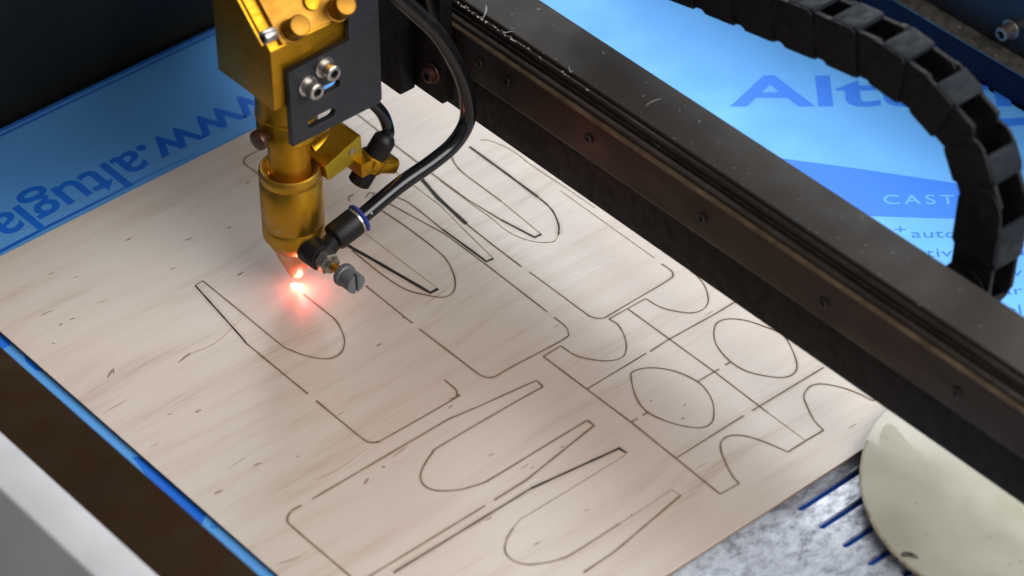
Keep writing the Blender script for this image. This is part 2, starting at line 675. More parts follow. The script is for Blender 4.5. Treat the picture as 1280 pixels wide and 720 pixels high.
for s_, q in (('+', (1117, 292)), ('automotive', (1139, 297)), ('otive,', (1140, 321)), ('int', (1275, 319)), ('v', (1265, 345)), ('archi', (1252, 368)), ('elais', (1256, 392))):
    text('small_lettering', s_, q, hd, 8.6, 1.3, M_SMALLPRINT, ac, ZF, spacing=1.05)
# darker print patches showing along the narrow strip on the left
for poly in ([(-20, 408), (5, 420), (14, 431), (-5, 440), (-30, 425)],
             [(30, 443), (36, 441), (48, 445), (62, 464), (58, 466), (44, 463), (32, 452)],
             [(165, 571), (180, 571), (258, 643), (250, 660), (235, 660)]):
    bm = bmesh.new()
    prism(bm, [U(x, y, 2, ZF) for x, y in poly], (0, 0, .02))
    finish('printed_patch', bm, M_PRINT, ac, smooth=False)
text('strip_lettering', 'art', (262, 660), hd, 7.5, 1.1, M_PRINT, ac, ZF)

# ------------------------------------------------------------------ plywood
py = thing('plywood_sheet', 'pale birch plywood sheet covered with thin burnt cut outlines', 'plywood sheet', (0, -60, -1.7))
c = [U(-60, 357, 2, 0), U(830, 720, 2, 0), U(1110, 541, 2, 0)]
x0, x1, y0, y1 = -114.5, 141.0, -236.2, 103
bm = bmesh.new()
box(bm, (x0, y0, -1.7), (x1, y1, 0), .18, 1)
for f in bm.faces:
    if abs(f.normal.z) < .5:
        f.material_index = 1


def px(pts, z=0.):
    return [U(x, y, 2, z) for x, y in pts]


flecks = [  # (x0,y0,x1,y1,width) in photo pixels
    (49, 395, 68, 387, .7), (73, 407, 79, 404, .9), (86, 400, 95, 397, .8), (64, 430, 70, 429, .8), (222, 454, 239, 440, 1.3),
    (134, 473, 142, 460, 1.3), (142, 468, 143, 461, .8), (128, 517, 160, 499, .5), (209, 519, 215, 517, .8), (243, 516, 252, 512, 1.1),
    (283, 588, 312, 568, .4), (316, 583, 327, 578, 1.0), (267, 618, 279, 612, 1.2), (5, 713, 38, 697, .5), (346, 706, 376, 696, .6),
    (455, 606, 461, 597, 1.3), (476, 584, 482, 583, 1.2), (488, 573, 510, 557, .7), (370, 571, 374, 570, .8), (610, 570, 618, 567, .8),
    (156, 301, 165, 297, 1.0), (231, 301, 241, 297, .9), (283, 286, 289, 283, 1.0), (305, 231, 313, 226, .8), (212, 337, 221, 334, .6),
    (296, 345, 305, 340, 1.1), (470, 433, 478, 429, 1.0), (502, 398, 506, 396, .9), (664, 586, 668, 583, .7), (650, 587, 662, 579, .6),
    (606, 651, 616, 646, .7), (666, 682, 676, 677, .8), (788, 645, 791, 643, 1.0), (812, 502, 816, 500, .8), (855, 508, 858, 505, .8),
    (852, 524, 856, 522, .9), (700, 560, 706, 557, .7), (560, 511, 566, 506, .9), (1060, 536, 1072, 529, .5), (560, 500, 572, 495, .7),
    (870, 586, 884, 578, .4), (692, 410, 700, 405, .5), (880, 395, 892, 388, .4), (728, 640, 737, 636, .5), (120, 380, 134, 375, .4),
    (350, 470, 362, 465, .4), (420, 520, 431, 514, .5), (186, 560, 199, 553, .4), (90, 348, 99, 345, .5), (60, 344, 70, 340, .5)]
for a, b, c_, d, w in flecks:
    P = spline([U(a, b, 2, 0), U((a + c_) / 2 + random.uniform(-.8, .8), (b + d) / 2, 2, 0), U(c_, d, 2, 0)], 4)
    ribbon(bm, P, lambda t, w=w: w * .8 * (.15 + math.sin(PI * min(1, max(0, t))) ** .8), .012, 2)
streaks = [[(222, 454), (240, 442), (270, 428), (302, 398)], [(527, 383), (545, 371), (567, 353)], [(390, 600), (420, 588), (460, 560)]]
for s_ in streaks:
    ribbon(bm, spline(px(s_), 5), lambda t: .15 + .35 * math.sin(PI * t), .014, 3)
finish('sheet', bm, [M_WOOD, M_EDGE, M_FLECK, mat('wood_streak', (.36, .22, .17), .6)], py, smooth=False)

ZC = .03
# (width mm, style, smooth?, points)  style: n normal, h heavy, f faint
cuts = [
    (.62, 'h', 0, [(244, 356.8), (303.8, 423.8), (307, 428.5)]),
    (.5, 'n', 0, [(307, 428.5), (385, 492.6)]),
    (.35, 'n', 0, [(244, 356.8), (253.5, 351)]),
    (.42, 'n', 1, [(253.5, 351), (278, 371), (302.5, 391), (350, 430), (363, 437.5), (380, 444), (400, 448.2), (415, 447.5), (426, 441), (430.5, 430), (428.8, 417.5), (420, 401), (407.5, 390), (378.8, 367.5)]),
    (.42, 'n', 0, [(457, 357), (516, 404.5)]),
    (.45, 'n', 1, [(524, 411), (560, 438.5), (592, 463), (603, 470), (613, 472), (623, 468.5), (640, 458.5), (704, 424.4), (710, 415.6), (706.7, 408), (692.4, 396.4)]),
    (.5, 'n', 1, [(395, 500.7), (425, 525.5), (453.3, 548.3), (462, 552.7), (472, 552.3), (482, 547.5), (566, 499.5), (571, 493.5), (569.5, 487), (561.7, 480), (555, 474.5)]),
    (.5, 'n', 0, [(390, 624), (560, 524.3), (595, 509.5), (656.7, 481.7), (671, 475.6)]),
    (.5, 'n', 1, [(376.7, 631.7), (365, 638.3), (360, 645), (359.3, 650.7), (364, 657.3), (400, 688.2), (436.7, 719.3), (460, 739)]),
    (.62, 'n', 0, [(671, 475.6), (678.7, 483.6)]),
    (.5, 'n', 1, [(678.7, 483.6), (640, 505), (551.7, 556.7), (540, 566.7), (528.3, 585), (525.7, 598), (531.7, 608), (546.7, 613.3), (573, 612.3), (600, 605), (616.7, 596.7), (700, 546), (734.2, 525.4)]),
    (.6, 'n', 0, [(734.2, 525.4), (742.5, 532), (657.8, 600.2), (617.5, 625.3)]),
    (.5, 'n', 0, [(606.5, 632), (463.3, 719.3), (440, 733.5)]),
    (.85, 'h', 0, [(783.7, 566.6), (773.9, 560.5), (663.9, 610.6)]),
    (.62, 'h', 0, [(663.9, 610.6), (560, 674.2), (491.7, 716)]),
    (.42, 'f', 1, [(781.6, 568.8), (720, 607), (663.9, 641.2), (651.7, 648.2), (641, 660.5)]),
    (.45, 'n', 1, [(641, 660.5), (633.4, 674.2), (631, 686.4), (635, 695.6), (645.6, 702.6), (660.9, 705.7), (682, 703.5), (700.6, 698.7), (715.9, 692), (775, 654.5)]),
    (.4, 'f', 0, [(775, 654.5), (839.6, 612.5), (851, 619.2)]),
    (.55, 'n', 0, [(851, 619.2), (767.8, 690), (729.6, 715.5)]),
    (.42, 'n', 0, [(761.3, 398.7), (784.4, 385.8), (806.7, 373.3)]),
    (.42, 'n', 0, [(679, 445.8), (700.9, 432.4)]),
    (.42, 'n', 1, [(700.9, 432.4), (720, 444.4), (742, 449.8), (762, 451), (777.8, 446.7), (782.7, 436.4), (781, 422), (773, 406.7), (761.3, 398.7)]),
    (.4, 'n', 1, [(806.7, 373.3), (826.7, 384.4), (848.9, 389.8), (866.7, 391), (880, 385.8), (885.3, 375.6), (882, 360), (873, 346.7), (863.6, 339)]),
    (.42, 'n', 1, [(661.7, 340), (700, 368), (731, 391), (740, 396.4), (753, 397.8), (764, 392.5), (790, 377), (835.6, 350), (841, 342), (835.6, 335.6), (826.7, 329.8)]),
    (.35, 'f', 0, [(818, 322.5), (760, 281), (700, 238)]),
    (.35, 'f', 0, [(744, 260), (700, 230), (655, 200)]),
    (.5, 'n', 0, [(679, 445.8), (788.9, 527.8), (900.3, 617.8)]),
    (.42, 'n', 0, [(900.3, 617.8), (924, 604.5)]),
    (.42, 'n', 1, [(924, 604.5), (914.7, 593.6), (905, 574), (900.4, 558.6), (904.2, 549), (916.7, 544.2), (936, 546), (959.5, 554), (984.8, 565.2)]),
    (.5, 'n', 0, [(984.8, 565.2), (1007.3, 550.9), (1029.5, 538)]),
    (.42, 'n', 1, [(1029.5, 538), (1017.8, 525.6), (1008, 506), (1005, 494.5), (1012, 483.6), (1025.6, 480), (1049, 483.6), (1072.3, 491.7), (1091, 501)]),
    (.4, 'n', 0, [(1091, 501), (1103, 494)]),
    (.42, 'n', 0, [(784.4, 385.8), (893, 464.8), (960, 516)]),
    (.32, 'f', 0, [(960, 516), (1007.3, 550.9)]),
    (.42, 'n', 0, [(734.7, 485.8), (808, 441.5)]),
    (.42, 'n', 0, [(812.4, 439.5), (834, 425.5), (900, 388.9), (920, 376.5)]),
    (.42, 'n', 0, [(844.7, 573), (929.5, 519.7)]),
    (.4, 'n', 0, [(940, 513.5), (1029.5, 459.4)]),
    (.4, 'n', 0, [(788.9, 527.8), (797, 523)]),
    (.4, 'n', 0, [(803, 519.5), (811, 515)]),
    (.4, 'n', 0, [(871, 477.5), (899, 461.3)]),
    (.4, 'n', 0, [(906.5, 456.5), (914, 452)]),
    (.42, 'n', 2, [(788.9, 473.3), (791.5, 464.4), (808.9, 460), (831, 461.3), (853.3, 467.6), (875.6, 480), (888.9, 497.8), (892.4, 515.6), (888.9, 528.9), (875.6, 534.7), (853.3, 532.4), (831, 525.8), (808.9, 514.7), (795.6, 497.8)]),
    (.42, 'n', 2, [(892.5, 420), (895, 405.4), (908, 399), (930.8, 400.4), (955.8, 408.3), (978.8, 419), (991, 438.8), (996.3, 457.5), (991, 468), (976.7, 472), (951.7, 469), (930.8, 463), (912, 451), (897.5, 434.6)]),
    (.95, 'h', 0, [(586.7, 183.3), (633, 217), (672, 246)]),
    (.6, 'h', 1, [(672, 246), (684, 256), (692.5, 266.5), (698.3, 281.7), (698.3, 293.3)]),
    (.35, 'f', 1, [(698.3, 293.3), (691.7, 301.7), (673, 302.7), (653, 298), (633, 288), (613, 271.7), (586.7, 253), (550, 226)]),
    (.42, 'n', 1, [(560, 180), (565, 196.7), (570, 206.7), (580, 217), (600, 232), (626.7, 251.7)]),
    (.32, 'f', 0, [(626.7, 251.7), (676.7, 292.7)]),
    (.75, 'h', 0, [(676.7, 292.7), (668.3, 296.7), (626.7, 275)]),
    (.45, 'n', 0, [(626.7, 275), (585, 250), (540, 217), (510, 194), (487, 176.5), (466, 158), (445, 142)]),
    (1.5, 'h', 0, [(516, 212), (528, 225), (547, 247), (583, 280)]),
    (.5, 'n', 0, [(583, 280), (615, 305.5), (651.7, 333.3)]),
    (.42, 'n', 1, [(488, 244), (497, 247), (510, 253), (528, 266.5), (553, 286.7)]),
    (.9, 'h', 0, [(553, 286.7), (585, 310), (608, 327), (617, 323)]),
    (.32, 'f', 0, [(617, 323), (583, 290), (550, 256.7), (476, 201)]),
    (.42, 'n', 0, [(480, 251), (520, 273), (556.7, 293), (606.7, 330), (684.4, 390.2)]),
    (.45, 'n', 1, [(466, 255), (475, 261.7), (506.7, 283), (540, 308), (556.7, 323), (566.7, 341.7), (569, 356.7), (565, 366.7), (553, 371.7), (533, 369), (506.7, 361.7), (480, 345), (456.7, 326.7), (440, 313)]),
    (1.3, 'h', 0, [(432, 305), (440, 310), (466.7, 325), (538, 366.2), (547.7, 361)]),
    (.3, 'f', 0, [(547.7, 361), (500, 325), (456.7, 291.7), (440, 279)]),
    (.35, 'n', 0, [(456.7, 247), (461.5, 241), (468.5, 241.7), (464.5, 248)]),
    (.4, 'n', 1, [(330, 185.5), (324.5, 187.7), (309, 195.5), (305, 200.6), (307, 206), (326, 219.6), (345, 234)]),
    (.32, 'f', 1, [(600, 175), (613, 176), (640, 188), (666.7, 208), (700, 230)]),
    (.42, 'n', 1, [(437, 252), (436, 247), (442, 243)]),
]
halo = bmesh.new()
uvl = halo.loops.layers.uv.new('UVMap')
for i, (w, st, sm, P) in enumerate(cuts):
    Q = px(P)
    if sm:
        Q = spline(Q, 12, closed=(sm == 2))
        if sm == 2:
            Q.append(Q[0])
    else:   # straight runs get intermediate points so the width can wander
        Z = []
        for a, b in zip(Q, Q[1:]):
            k = max(1, int((b - a).length / 6))
            Z += [a.lerp(b, t / k) for t in range(k)]
        Q = Z + [Q[-1]]
    bm = bmesh.new()
    ph = random.uniform(0, 9)
    ribbon(bm, Q, lambda t, w=w, ph=ph: w * 1.3 * (1 + .14 * math.sin(t * 23 + ph) + .08 * math.sin(t * 61 + ph * 2)), ZC + .0012 * i)
    finish('cut_line', bm, {'n': M_CUT, 'h': M_CUTH, 'f': M_CUTF}[st], py, smooth=False)
    if st != 'f':
        ribbon(halo, Q, (2.6 if st == 'n' else 4.6), .022 + .00008 * i, 0, uvl)
finish('scorch_marks', halo, M_SCORCH, py, smooth=False)

# ------------------------------------------------------------------ glowing laser spot
pts = spline([(-2.5, -.5), (-1.2, 1.2), (1.0, 1.6), (2.9, .9), (2.6, -.7), (.8, -1.4), (-1.2, -1.5)], 5, True) if False else None
bm = bmesh.new()
ring = []
for i in range(28):
    a = 2 * PI * i / 28
    rr = 1 + .22 * math.sin(3 * a + 1) + .12 * math.sin(5 * a)
    d1 = Vector((.756, -.654, 0))
    d2 = Vector((.655, .755, 0))
    ring.append(Vector((0, 0, .16)) + d1 * math.cos(a) * 2.3 * rr + d2 * math.sin(a) * 1.5 * rr)
prism(bm, ring, (0, 0, .5))
sp = finish('laser_spot', bm, M_HOT)
tag(sp, 'white hot glowing spot on the plywood just below the copper nozzle tip', 'laser spot')
l = bpy.data.lights.new('laser_glow', 'POINT')
l.energy = .0085
l.color = (1, .13, .14)
l.shadow_soft_size = .002
lo = bpy.data.objects.new('laser_glow', l)
COL.objects.link(lo)
lo.location = (.0003, -.0048, .0062)
l = bpy.data.lights.new('laser_flare', 'POINT')
l.energy = .0028
l.color = (1, .30, .16)
l.shadow_soft_size = .0015
lo = bpy.data.objects.new('laser_flare', l)
COL.objects.link(lo)
lo.location = (.0008, -.0022, .0032)

# ------------------------------------------------------------------ disc
dc = thing('round_disc', 'round ivory disc offcut lying on the slotted table and plywood corner', 'disc', (146.5, -299.4, 0))
zd = 1.6
CX, CY, RD = 146.5, -299.4, 71.2
prof = []
bm = bmesh.new()
n = 120
top, bot = [], []
for i in range(n):
    a = 2 * PI * i / n
    rr = RD + .25 * math.sin(7 * a) + random.uniform(-.12, .12)
    top.append((CX + rr * math.cos(a), CY + rr * math.sin(a), zd + 1.6))
prism(bm, top, (0, 0, -1.6))
bm.normal_update()
for f in bm.faces:
    if abs(f.normal.z) < .5:
        f.material_index = 1
# little burr hanging on the rim
q = U(1119, 696, 2, zd)
for k in range(7):
    a = random.uniform(-.6, .6)
    tube(bm, [q + Vector((random.uniform(-1, 1), random.uniform(-1, 1), .5)), q + Vector((3.5 * math.cos(a) + 1, 3.5 * math.sin(a) - 2, 1.8 + random.uniform(0, 1))), q + Vector((7 * math.cos(a), 5 * math.sin(a) - 4.5, 1.6))], .15, 6, 2)
finish('disc_blank', bm, [M_DISC, M_DISCRIM, M_SOCKET], dc)
# one side of the disc rests on the plywood corner, so it leans toward the near side
dc.rotation_euler = Matrix.Rotation(math.radians(2.3), 3, Vector((.7556, -.655, 0))).to_euler()
bm = bmesh.new()
pp = [(CX + (RD - .5) * math.cos(a), CY + (RD - .5) * math.sin(a)) for a in [math.radians(118 + i * 2) for i in range(70)]]
ribbon(bm, pp, .9, zd + 1.63)
finish('rim_line', bm, M_DISCRIM, dc, smooth=False)

# ------------------------------------------------------------------ gantry beam
Y0, Y1 = -600, 191
gb = thing('gantry_beam', 'long dusty dark gantry beam with brown guide rail crossing over the plywood', 'gantry beam', (110, -100, 50))


def ext(poly, m, name, bev=.25):
    bm = bmesh.new()
    prism(bm, [(x, Y0, z) for x, z in poly], (0, Y1 - Y0, 0), bev=bev)
    return finish(name, bm, m, gb)


ext([(95, 49), (95, 73.4), (124, 73.4), (124, 49)], M_BLACK, 'lower_flange', .4)
ext([(92.6, 73.6), (92.2, 75), (92.2, 95.2), (96.5, 95.2), (96.5, 73.6)], M_BROWN, 'side_plate', .25)
ext([(92.0, 95.25), (92.0, 96.3), (93.6, 96.9), (96.5, 96.3), (96.5, 95.25)], M_RIDGE, 'highlight_ridge', .2)  # paler strip: the ridge's golden highlight put into the colour
ext([(96.6, 73.6), (96.6, 100.2), (97.6, 100.2), (97.6, 73.6)], M_RAILDK, 'groove', .1)
ext([(93.8, 97.0), (93.8, 98.6), (95.3, 99.1), (96.5, 98.6), (96.5, 97.0)], M_RAIL, 'guide_rail', .3)
ext([(97.7, 98), (97.7, 102.3), (98.3, 103.1), (99.6, 103.1), (99.6, 98)], M_RAIL, 'upper_rail', .35)
ext([(99.8, 73.6), (99.8, 104.6), (100.3, 105), (124.5, 105), (125, 104.6), (125, 73.6)], M_BEAMTOP, 'beam_cover', .3)


def disc_mesh(r):
    bm = bmesh.new()
    lathe(bm, parent_origin(gb), (0, 0, 1), [(r, -.1), (r * 1.0, .06), (r * .8, .08), (0, .05)], 20)
    return bm


hole0 = None
for x, y, r in ((752, 88, 1.3), (762, 107, .7), (829, 113, 1.2), (848, 167, 1.4), (933, 187, 1.0), (995, 275, 1.1), (823, 183, .5), (1217, 402, .9), (640, 18, .9), (700, 62, .5)):
    p = U(x, y, 2, 105)
    if hole0 is None:
        hole0 = finish('screw_hole', disc_mesh(1.0), M_SOCKET, gb)
        o = hole0
    else:
        o = hole0.copy()
        COL.objects.link(o)
    o.location = (p - parent_origin(gb)) * .001
    o.scale = (r, r, 1)
# scratches on top
bm = bmesh.new()
for P, w in (([(716, 22), (720, 10), (719, 3)], 0), ([(604, 23), (608, 12), (607, 6)], .8), ([(806, 133), (815, 127), (826, 123)], .9), ([(628, 42), (635, 40), (643, 39)], .5), ([(753, 64), (755, 67), (757, 67)], .7),
             ([(711, 83), (713, 90), (716, 88)], .6), ([(803, 121), (806, 119)], .6), ([(692, 137), (700, 147)], 0), ([(1224, 408), (1228, 407)], .5), ([(670, 12), (676, 11)], .6), ([(873, 153), (876, 150)], .5)):
    if w:
        Q = [U(x, y, 2, 105) for x, y in P]
        ribbon(bm, spline(Q, 4), lambda t, w=w: w * (.25 + .75 * math.sin(PI * min(.97, max(.03, t)))), 105.03)
rnd = random.Random(3)
for k in range(90):
    y = rnd.uniform(-290, 120)
    x = 100.4 + 24 * rnd.random() ** 1.3
    if rnd.random() < .35:
        x = rnd.uniform(99.9, 102)
    a = rnd.uniform(0, PI)
    L = rnd.choice((.25, .3, .4, .7, 1.2))
    ribbon(bm, [(x, y), (x + L * math.cos(a), y + L * math.sin(a))], .28, 105.03)
finish('scratches', bm, worn('pale_scratch', (.13, .125, .115), (.22, .21, .2), .5, scale=300), gb, smooth=False)
# chips of dust in the groove
bm = bmesh.new()
for k in range(50):
    y = rnd.gauss(-25, 25) if k < 55 else rnd.uniform(-320, 90)
    s = rnd.uniform(.12, .38)
    c = Vector((rnd.uniform(97.7, 99.3), y, 103.15))
    box(bm, c - Vector((s, s * 1.4, .1)), c + Vector((s, s * 1.4, s * .7)))
finish('dust_crumbs', bm, worn('pale_dust', (.22, .20, .17), (.4, .37, .33), .7, scale=300), gb, smooth=False)
for x, y in ((600, 78), (634, 101), (736, 173), (878, 272), (1030, 378), (1196, 490)):
    p = U(x, y, 0, 92.2)
    s_ = socket_screw('screw', p, (-1, 0, 0), 2.3, 1.2, gb, M_RAILDK)

# ------------------------------------------------------------------ laser head
AX = .8   # axis offset of the head
hd_ = thing('laser_cutter_unit', 'gold laser cutting unit with copper nozzle, black bracket and curved black air hose', 'laser cutter', (0, 0, 5))
base = Vector((AX, 0, 0))
Z = Vector((0, 0, 1))
bm = bmesh.new()
lathe(bm, base, Z, [(0.9, 6.4), (1.9, 5.9), (3.4, 7.2), (8.2, 18.6), (8.4, 20), (9.3, 24.4), (6, 24.5)], 56)
finish('nozzle_tip', bm, M_COPPER, hd_)
bm = bmesh.new()
lathe(bm, base, Z, [(8.5, 24), (9.6, 24.1), (10.6, 24.9), (13.2, 29.8), (13.6, 31), (13.6, 37.0), (13.42, 37.3), (13.42, 37.7), (13.6, 38), (13.6, 60.6), (13.42, 60.9), (13.42, 61.3), (13.6, 61.6), (13.5, 64.6), (13.1, 66.0),
                    (12.5, 66.4), (11.9, 66.2), (9.2, 63.2)], 72)
finish('nozzle_body', bm, M_BRASSW, hd_)
bm = bmesh.new()
lathe(bm, base, Z, [(9.0, 63), (9.0, 84), (9.0, 90)], 64)
finish('focus_tube', bm, M_BRASS, hd_)
bm = bmesh.new()
lathe(bm, base, Z, [(9.05, 84.2), (12.6, 84.4), (13.1, 85), (13.1, 93.5), (12.8, 94.0), (12.8, 94.4), (13.4, 94.9), (13.4, 96.2), (12.9, 96.7), (12.9, 114.4)], 72)
finish('collar', bm, M_BRASS, hd_)
# mirror box: side profile in YZ with the 45 degree face toward -Y
bm = bmesh.new()
prof = [(-18, 114.5), (20.5, 114.5), (20.5, 181), (19, 181), (-18, 144)]
poly = [(-18, y, z) for y, z in prof]
prism(bm, poly, (38.5, 0, 0), bev=.5)
for f in bm.faces:
    f.material_index = 0
bm.normal_update()
for f in bm.faces:
    if f.normal.y < -.9:
        f.material_index = 1
finish('mirror_box', bm, [M_BRASS, M_BRASSLIT], hd_)
# inclined cover plate
s2 = math.sqrt(.5)
nrm = Vector((0, -s2, s2))
upv = Vector((0, s2, s2))
o0 = Vector((-13.0, -17.6, 144.4)) + nrm * .6
bm = bmesh.new()
prism(bm, [o0, o0 + Vector((40.5, 0, 0)), o0 + Vector((40.5, 0, 0)) + upv * 52, o0 + upv * 52], nrm * 2.4, bev=.35)
finish('mirror_cover', bm, M_COVER, hd_)
ptop = o0 + nrm * 2.4


def on_cover(x, y):
    """photo pixel -> point on the cover's outer face"""
    d = R.transposed() @ Vector((x - 640, -(y - 360), -F))
    t = (ptop - CAM).dot(nrm) / d.dot(nrm)
    return CAM + d * t


for q, r, h in (((364, 39), 4.6, 9.5), ((421, 13), 4.6, 9.5)):
    b = on_cover(*q)
    bm = bmesh.new()
    lathe(bm, b, nrm, [(r + .5, -.3), (r + .5, .5), (r - .1, .8), (r, 1.4), (r, h - .7), (r - .3, h - .15), (r - .8, h), (0, h)], 48)
    finish('adjuster_knob', bm, M_COVER, hd_)
b = on_cover(389, 3)
bm = bmesh.new()
cyl(bm, b, nrm, 3.6, 1.6)
finish('adjuster_cap', bm, M_BRASS, hd_)
# side spine and set screw on the dark left face
bm = bmesh.new()
prism(bm, [(-18.2, -14.5, 146.0), (-18.2, -14.5 + 33, 179.0), (-18.2, -11.5 + 33, 179.0), (-18.2, -11.5, 146.0)], (-1.4, 0, 0), bev=.25)
finish('side_strip', bm, M_BRASS, hd_)
p = U(343, 41, 0, -18.2)
socket_screw('screw', p, (-1, 0, 0), 2.9, 6.0, hd_)
# black bracket plate with two real slots
rx = 34.6 - (-12.2)
outer = [(0, 0), (rx - 1.5, 0)] + [(rx, 1.5)] + [(rx, 62), (32, 62), (32, 38.0), (0, 38.0)]
outer = [(0, 0), (rx - 1.5, -.2), (rx, 1.5), (rx, 60), (31.6, 60), (31.6, 38.5), (0, 37.2)]
flat_with_holes('bracket_plate', outer, [slot(12.6, 23.2, 20.2, 2.6), slot(10.2, 20.0, 6.9, 2.6)], 2.8, (-12.2, -20.1, 95.8), (1, 0, 0), (0, 0, 1), M_PLATE, hd_, bev=.2)
for q in ((384, 106.5), (405, 83.5)):
    p = U(*q, 1, -21.6)
    socket_screw('bracket_screw', p, (0, -1, 0), 3.6, 6.0, hd_, washer=4.7)
# bracket flange and carriage blocks
bm = bmesh.new()
box(bm, (32.2, -18.5, 97.5), (35, 31, 200), .3)
box(bm, (35.1, 10, 97.5), (76.4, 31, 200), .5)
finish('bracket_flange', bm, M_CAR, hd_)
bm = bmesh.new()
box(bm, (76, 18.4, 56.2), (84.9, 60, 200), 1.2)
box(bm, (85, .1, 57.2), (91.9, 60, 200), .8)
finish('carriage', bm, M_CAR, hd_)
p = U(541, 91, 0, 85)
socket_screw('screw', p, (-1, 0, 0), 3.6, 3.0, hd_, worn('rusty_screw', (.06, .025, .018), (.13, .06, .04), .4, .6, scale=300), washer=5)
# thumb screw on the collar (left)
p = U(338, 166, 1, -2)
dirn = Vector((-1, -.12, 0)).normalized()
bm = bmesh.new()
cyl(bm, p, dirn, 2.2, 5, bev=.2)
cyl(bm, p + dirn * 4.6, dirn, 4.5, 3.6, bev=.9)
finish('thumb_screw', bm, worn('bronze_thumb_screw', (.09, .045, .025), (.15, .08, .045), .4, .7, scale=200), hd_)
# pointer arm
bm = bmesh.new()
arm = [(10.4, 67.8), (11.6, 60.0), (13, 59.6), (20.8, 62.0), (30.8, 63.2), (30.2, 74.6), (28.5, 74.6)]
prism(bm, [(x, -12, z) for x, z in arm], (0, 15, 0), bev=.5)
bm.normal_update()
for f in bm.faces:
    if f.normal.y < -.8:
        f.material_index = 1
finish('pointer_arm', bm, [M_BRASS, M_BRASSLIT], hd_)
bm = bmesh.new()
q = U(408, 176, 1, 2)
cyl(bm, q - Vector((9, 0, 1)), (1, 0, .15), 4.6, 15, bev=.6)
finish('arm_pivot', bm, M_BRASS, hd_)
p = U(440, 189.5, 1, -12)
bm = bmesh.new()
cyl(bm, p, (0, -1, 0), 1.7, .6, bev=.3)
finish('arm_pin', bm, M_STEELDK, hd_)
D = Vector((37.0, -10, 56.5))
dd = (Vector((0, 0, 0)) - D).normalized()
bm = bmesh.new()
cyl(bm, D - dd * 3.2, dd, 6.3, 6.8, bev=.5)
box(bm, D + Vector((-8, -5, 2)) - Vector((3, 2, 2)), D + Vector((-8, -1, 3)) + Vector((3, 4, 4)), .5)
vs = box(bm, (-4, -6, -4.2), (11, 5, 3.2))
es = list({e for v in vs for e in v.link_edges if abs((e.verts[0].co - e.verts[1].co).normalized().x) > .9})
rb = bmesh.ops.bevel(bm, geom=es, offset=2.6, segments=5, affect='EDGES', profile=.5)
lug = {v for v in vs if v.is_valid} | {v for f in rb['faces'] for v in f.verts} | set(rb['verts'])
bmesh.ops.transform(bm, matrix=Matrix.Translation(D) @ Matrix.Rotation(math.radians(28), 4, 'Y'), verts=list(lug))
finish('pointer_clamp', bm, M_BRASS, hd_)
bm = bmesh.new()
lathe(bm, D, dd, [(2.6, -14), (3.4, -13.6), (5.0, -11.5), (5.1, -10.5), (5.1, 11.4), (4.5, 12), (2.5, 12), (2.2, 10)], 40)
finish('pointer_diode', bm, M_FIT, hd_)
c0 = D - dd * 11.5
pts = [c0, c0 - dd * 3, U(484, 156, 1, -11), U(478, 142, 1, -10), U(466, 129, 1, -8), U(450, 116, 1, -6), U(440, 105, 1, -2)]
bm = bmesh.new()
tube(bm, spline(pts, 8), 2.7)
finish('pointer_cable', bm, M_RUBBER, hd_)
# air fitting: needle valve along -Y and hose port along +X
v = U(394, 311, 1, -14)
fx, fz = v.x - 1.5, v.z
bm = bmesh.new()
lathe(bm, (fx, -10.5, fz), (0, -1, 0), [(5.6, 0), (6.3, .6), (6.5, 2), (6.5, 9.5), (6.0, 10.6), (4.2, 11.2), (0, 11.2)], 48)
port = U(430, 287.5, 1, -19)
pd = Vector((math.cos(math.radians(13)), 0, math.sin(math.radians(13))))
st = Vector((fx + 1, -19, fz + 0)) + pd * 1.0
tube(bm, [st, port - pd * 4], 4.3, 24)
lathe(bm, port - pd * 6.6, pd, [(4.6, 0), (5.8, .6), (6.3, 1.6), (6.3, 12.6), (6.0, 13)], 40)
finish('valve_body', bm, M_FIT, hd_)
bm = bmesh.new()
lathe(bm, port + pd * 6.35, pd, [(6.15, 0), (6.3, .2), (6.3, 1.0), (5.5, 1.2), (3.3, 1.2)], 40)
finish('silver_ring', bm, M_STEEL, hd_)
bm = bmesh.new()
lathe(bm, port + pd * 8.3, pd, [(3.3, -.8), (5.6, -.7), (6.6, -.2), (6.9, .4), (6.6, 1.1), (3.4, 1.3)], 40)
finish('release_collar', bm, M_BLUEP, hd_)
bm = bmesh.new()
lathe(bm, (fx, -21.5, fz), (0, -1, 0), [(4.6, 0), (5.2, .5), (5.2, 4.6), (4.6, 5.3), (3, 5.5)], sides=6)
lathe(bm, (fx, -26.8, fz), (0, -1, 0), [(3.6, 0), (3.6, 1.6), (2.4, 2)], 32)
finish('lock_nut', bm, M_STEELDK, hd_, smooth=False)
bm = bmesh.new()
cyl(bm, (fx, -27, fz), (0, -1, 0), 2.0, 9, bev=.2)
finish('valve_stem', bm, M_BRASS, hd_)
bm = bmesh.new()
rings = []
kn = []
lathe(bm, (fx, -34, fz), (0, -1, 0), [(3.8, 0), (4.9, .6), (4.9, 3.0), (4.3, 3.5), (4.3, 4.1), (4.6, 4.5), (4.6, 8.0)], 48, cap=False)
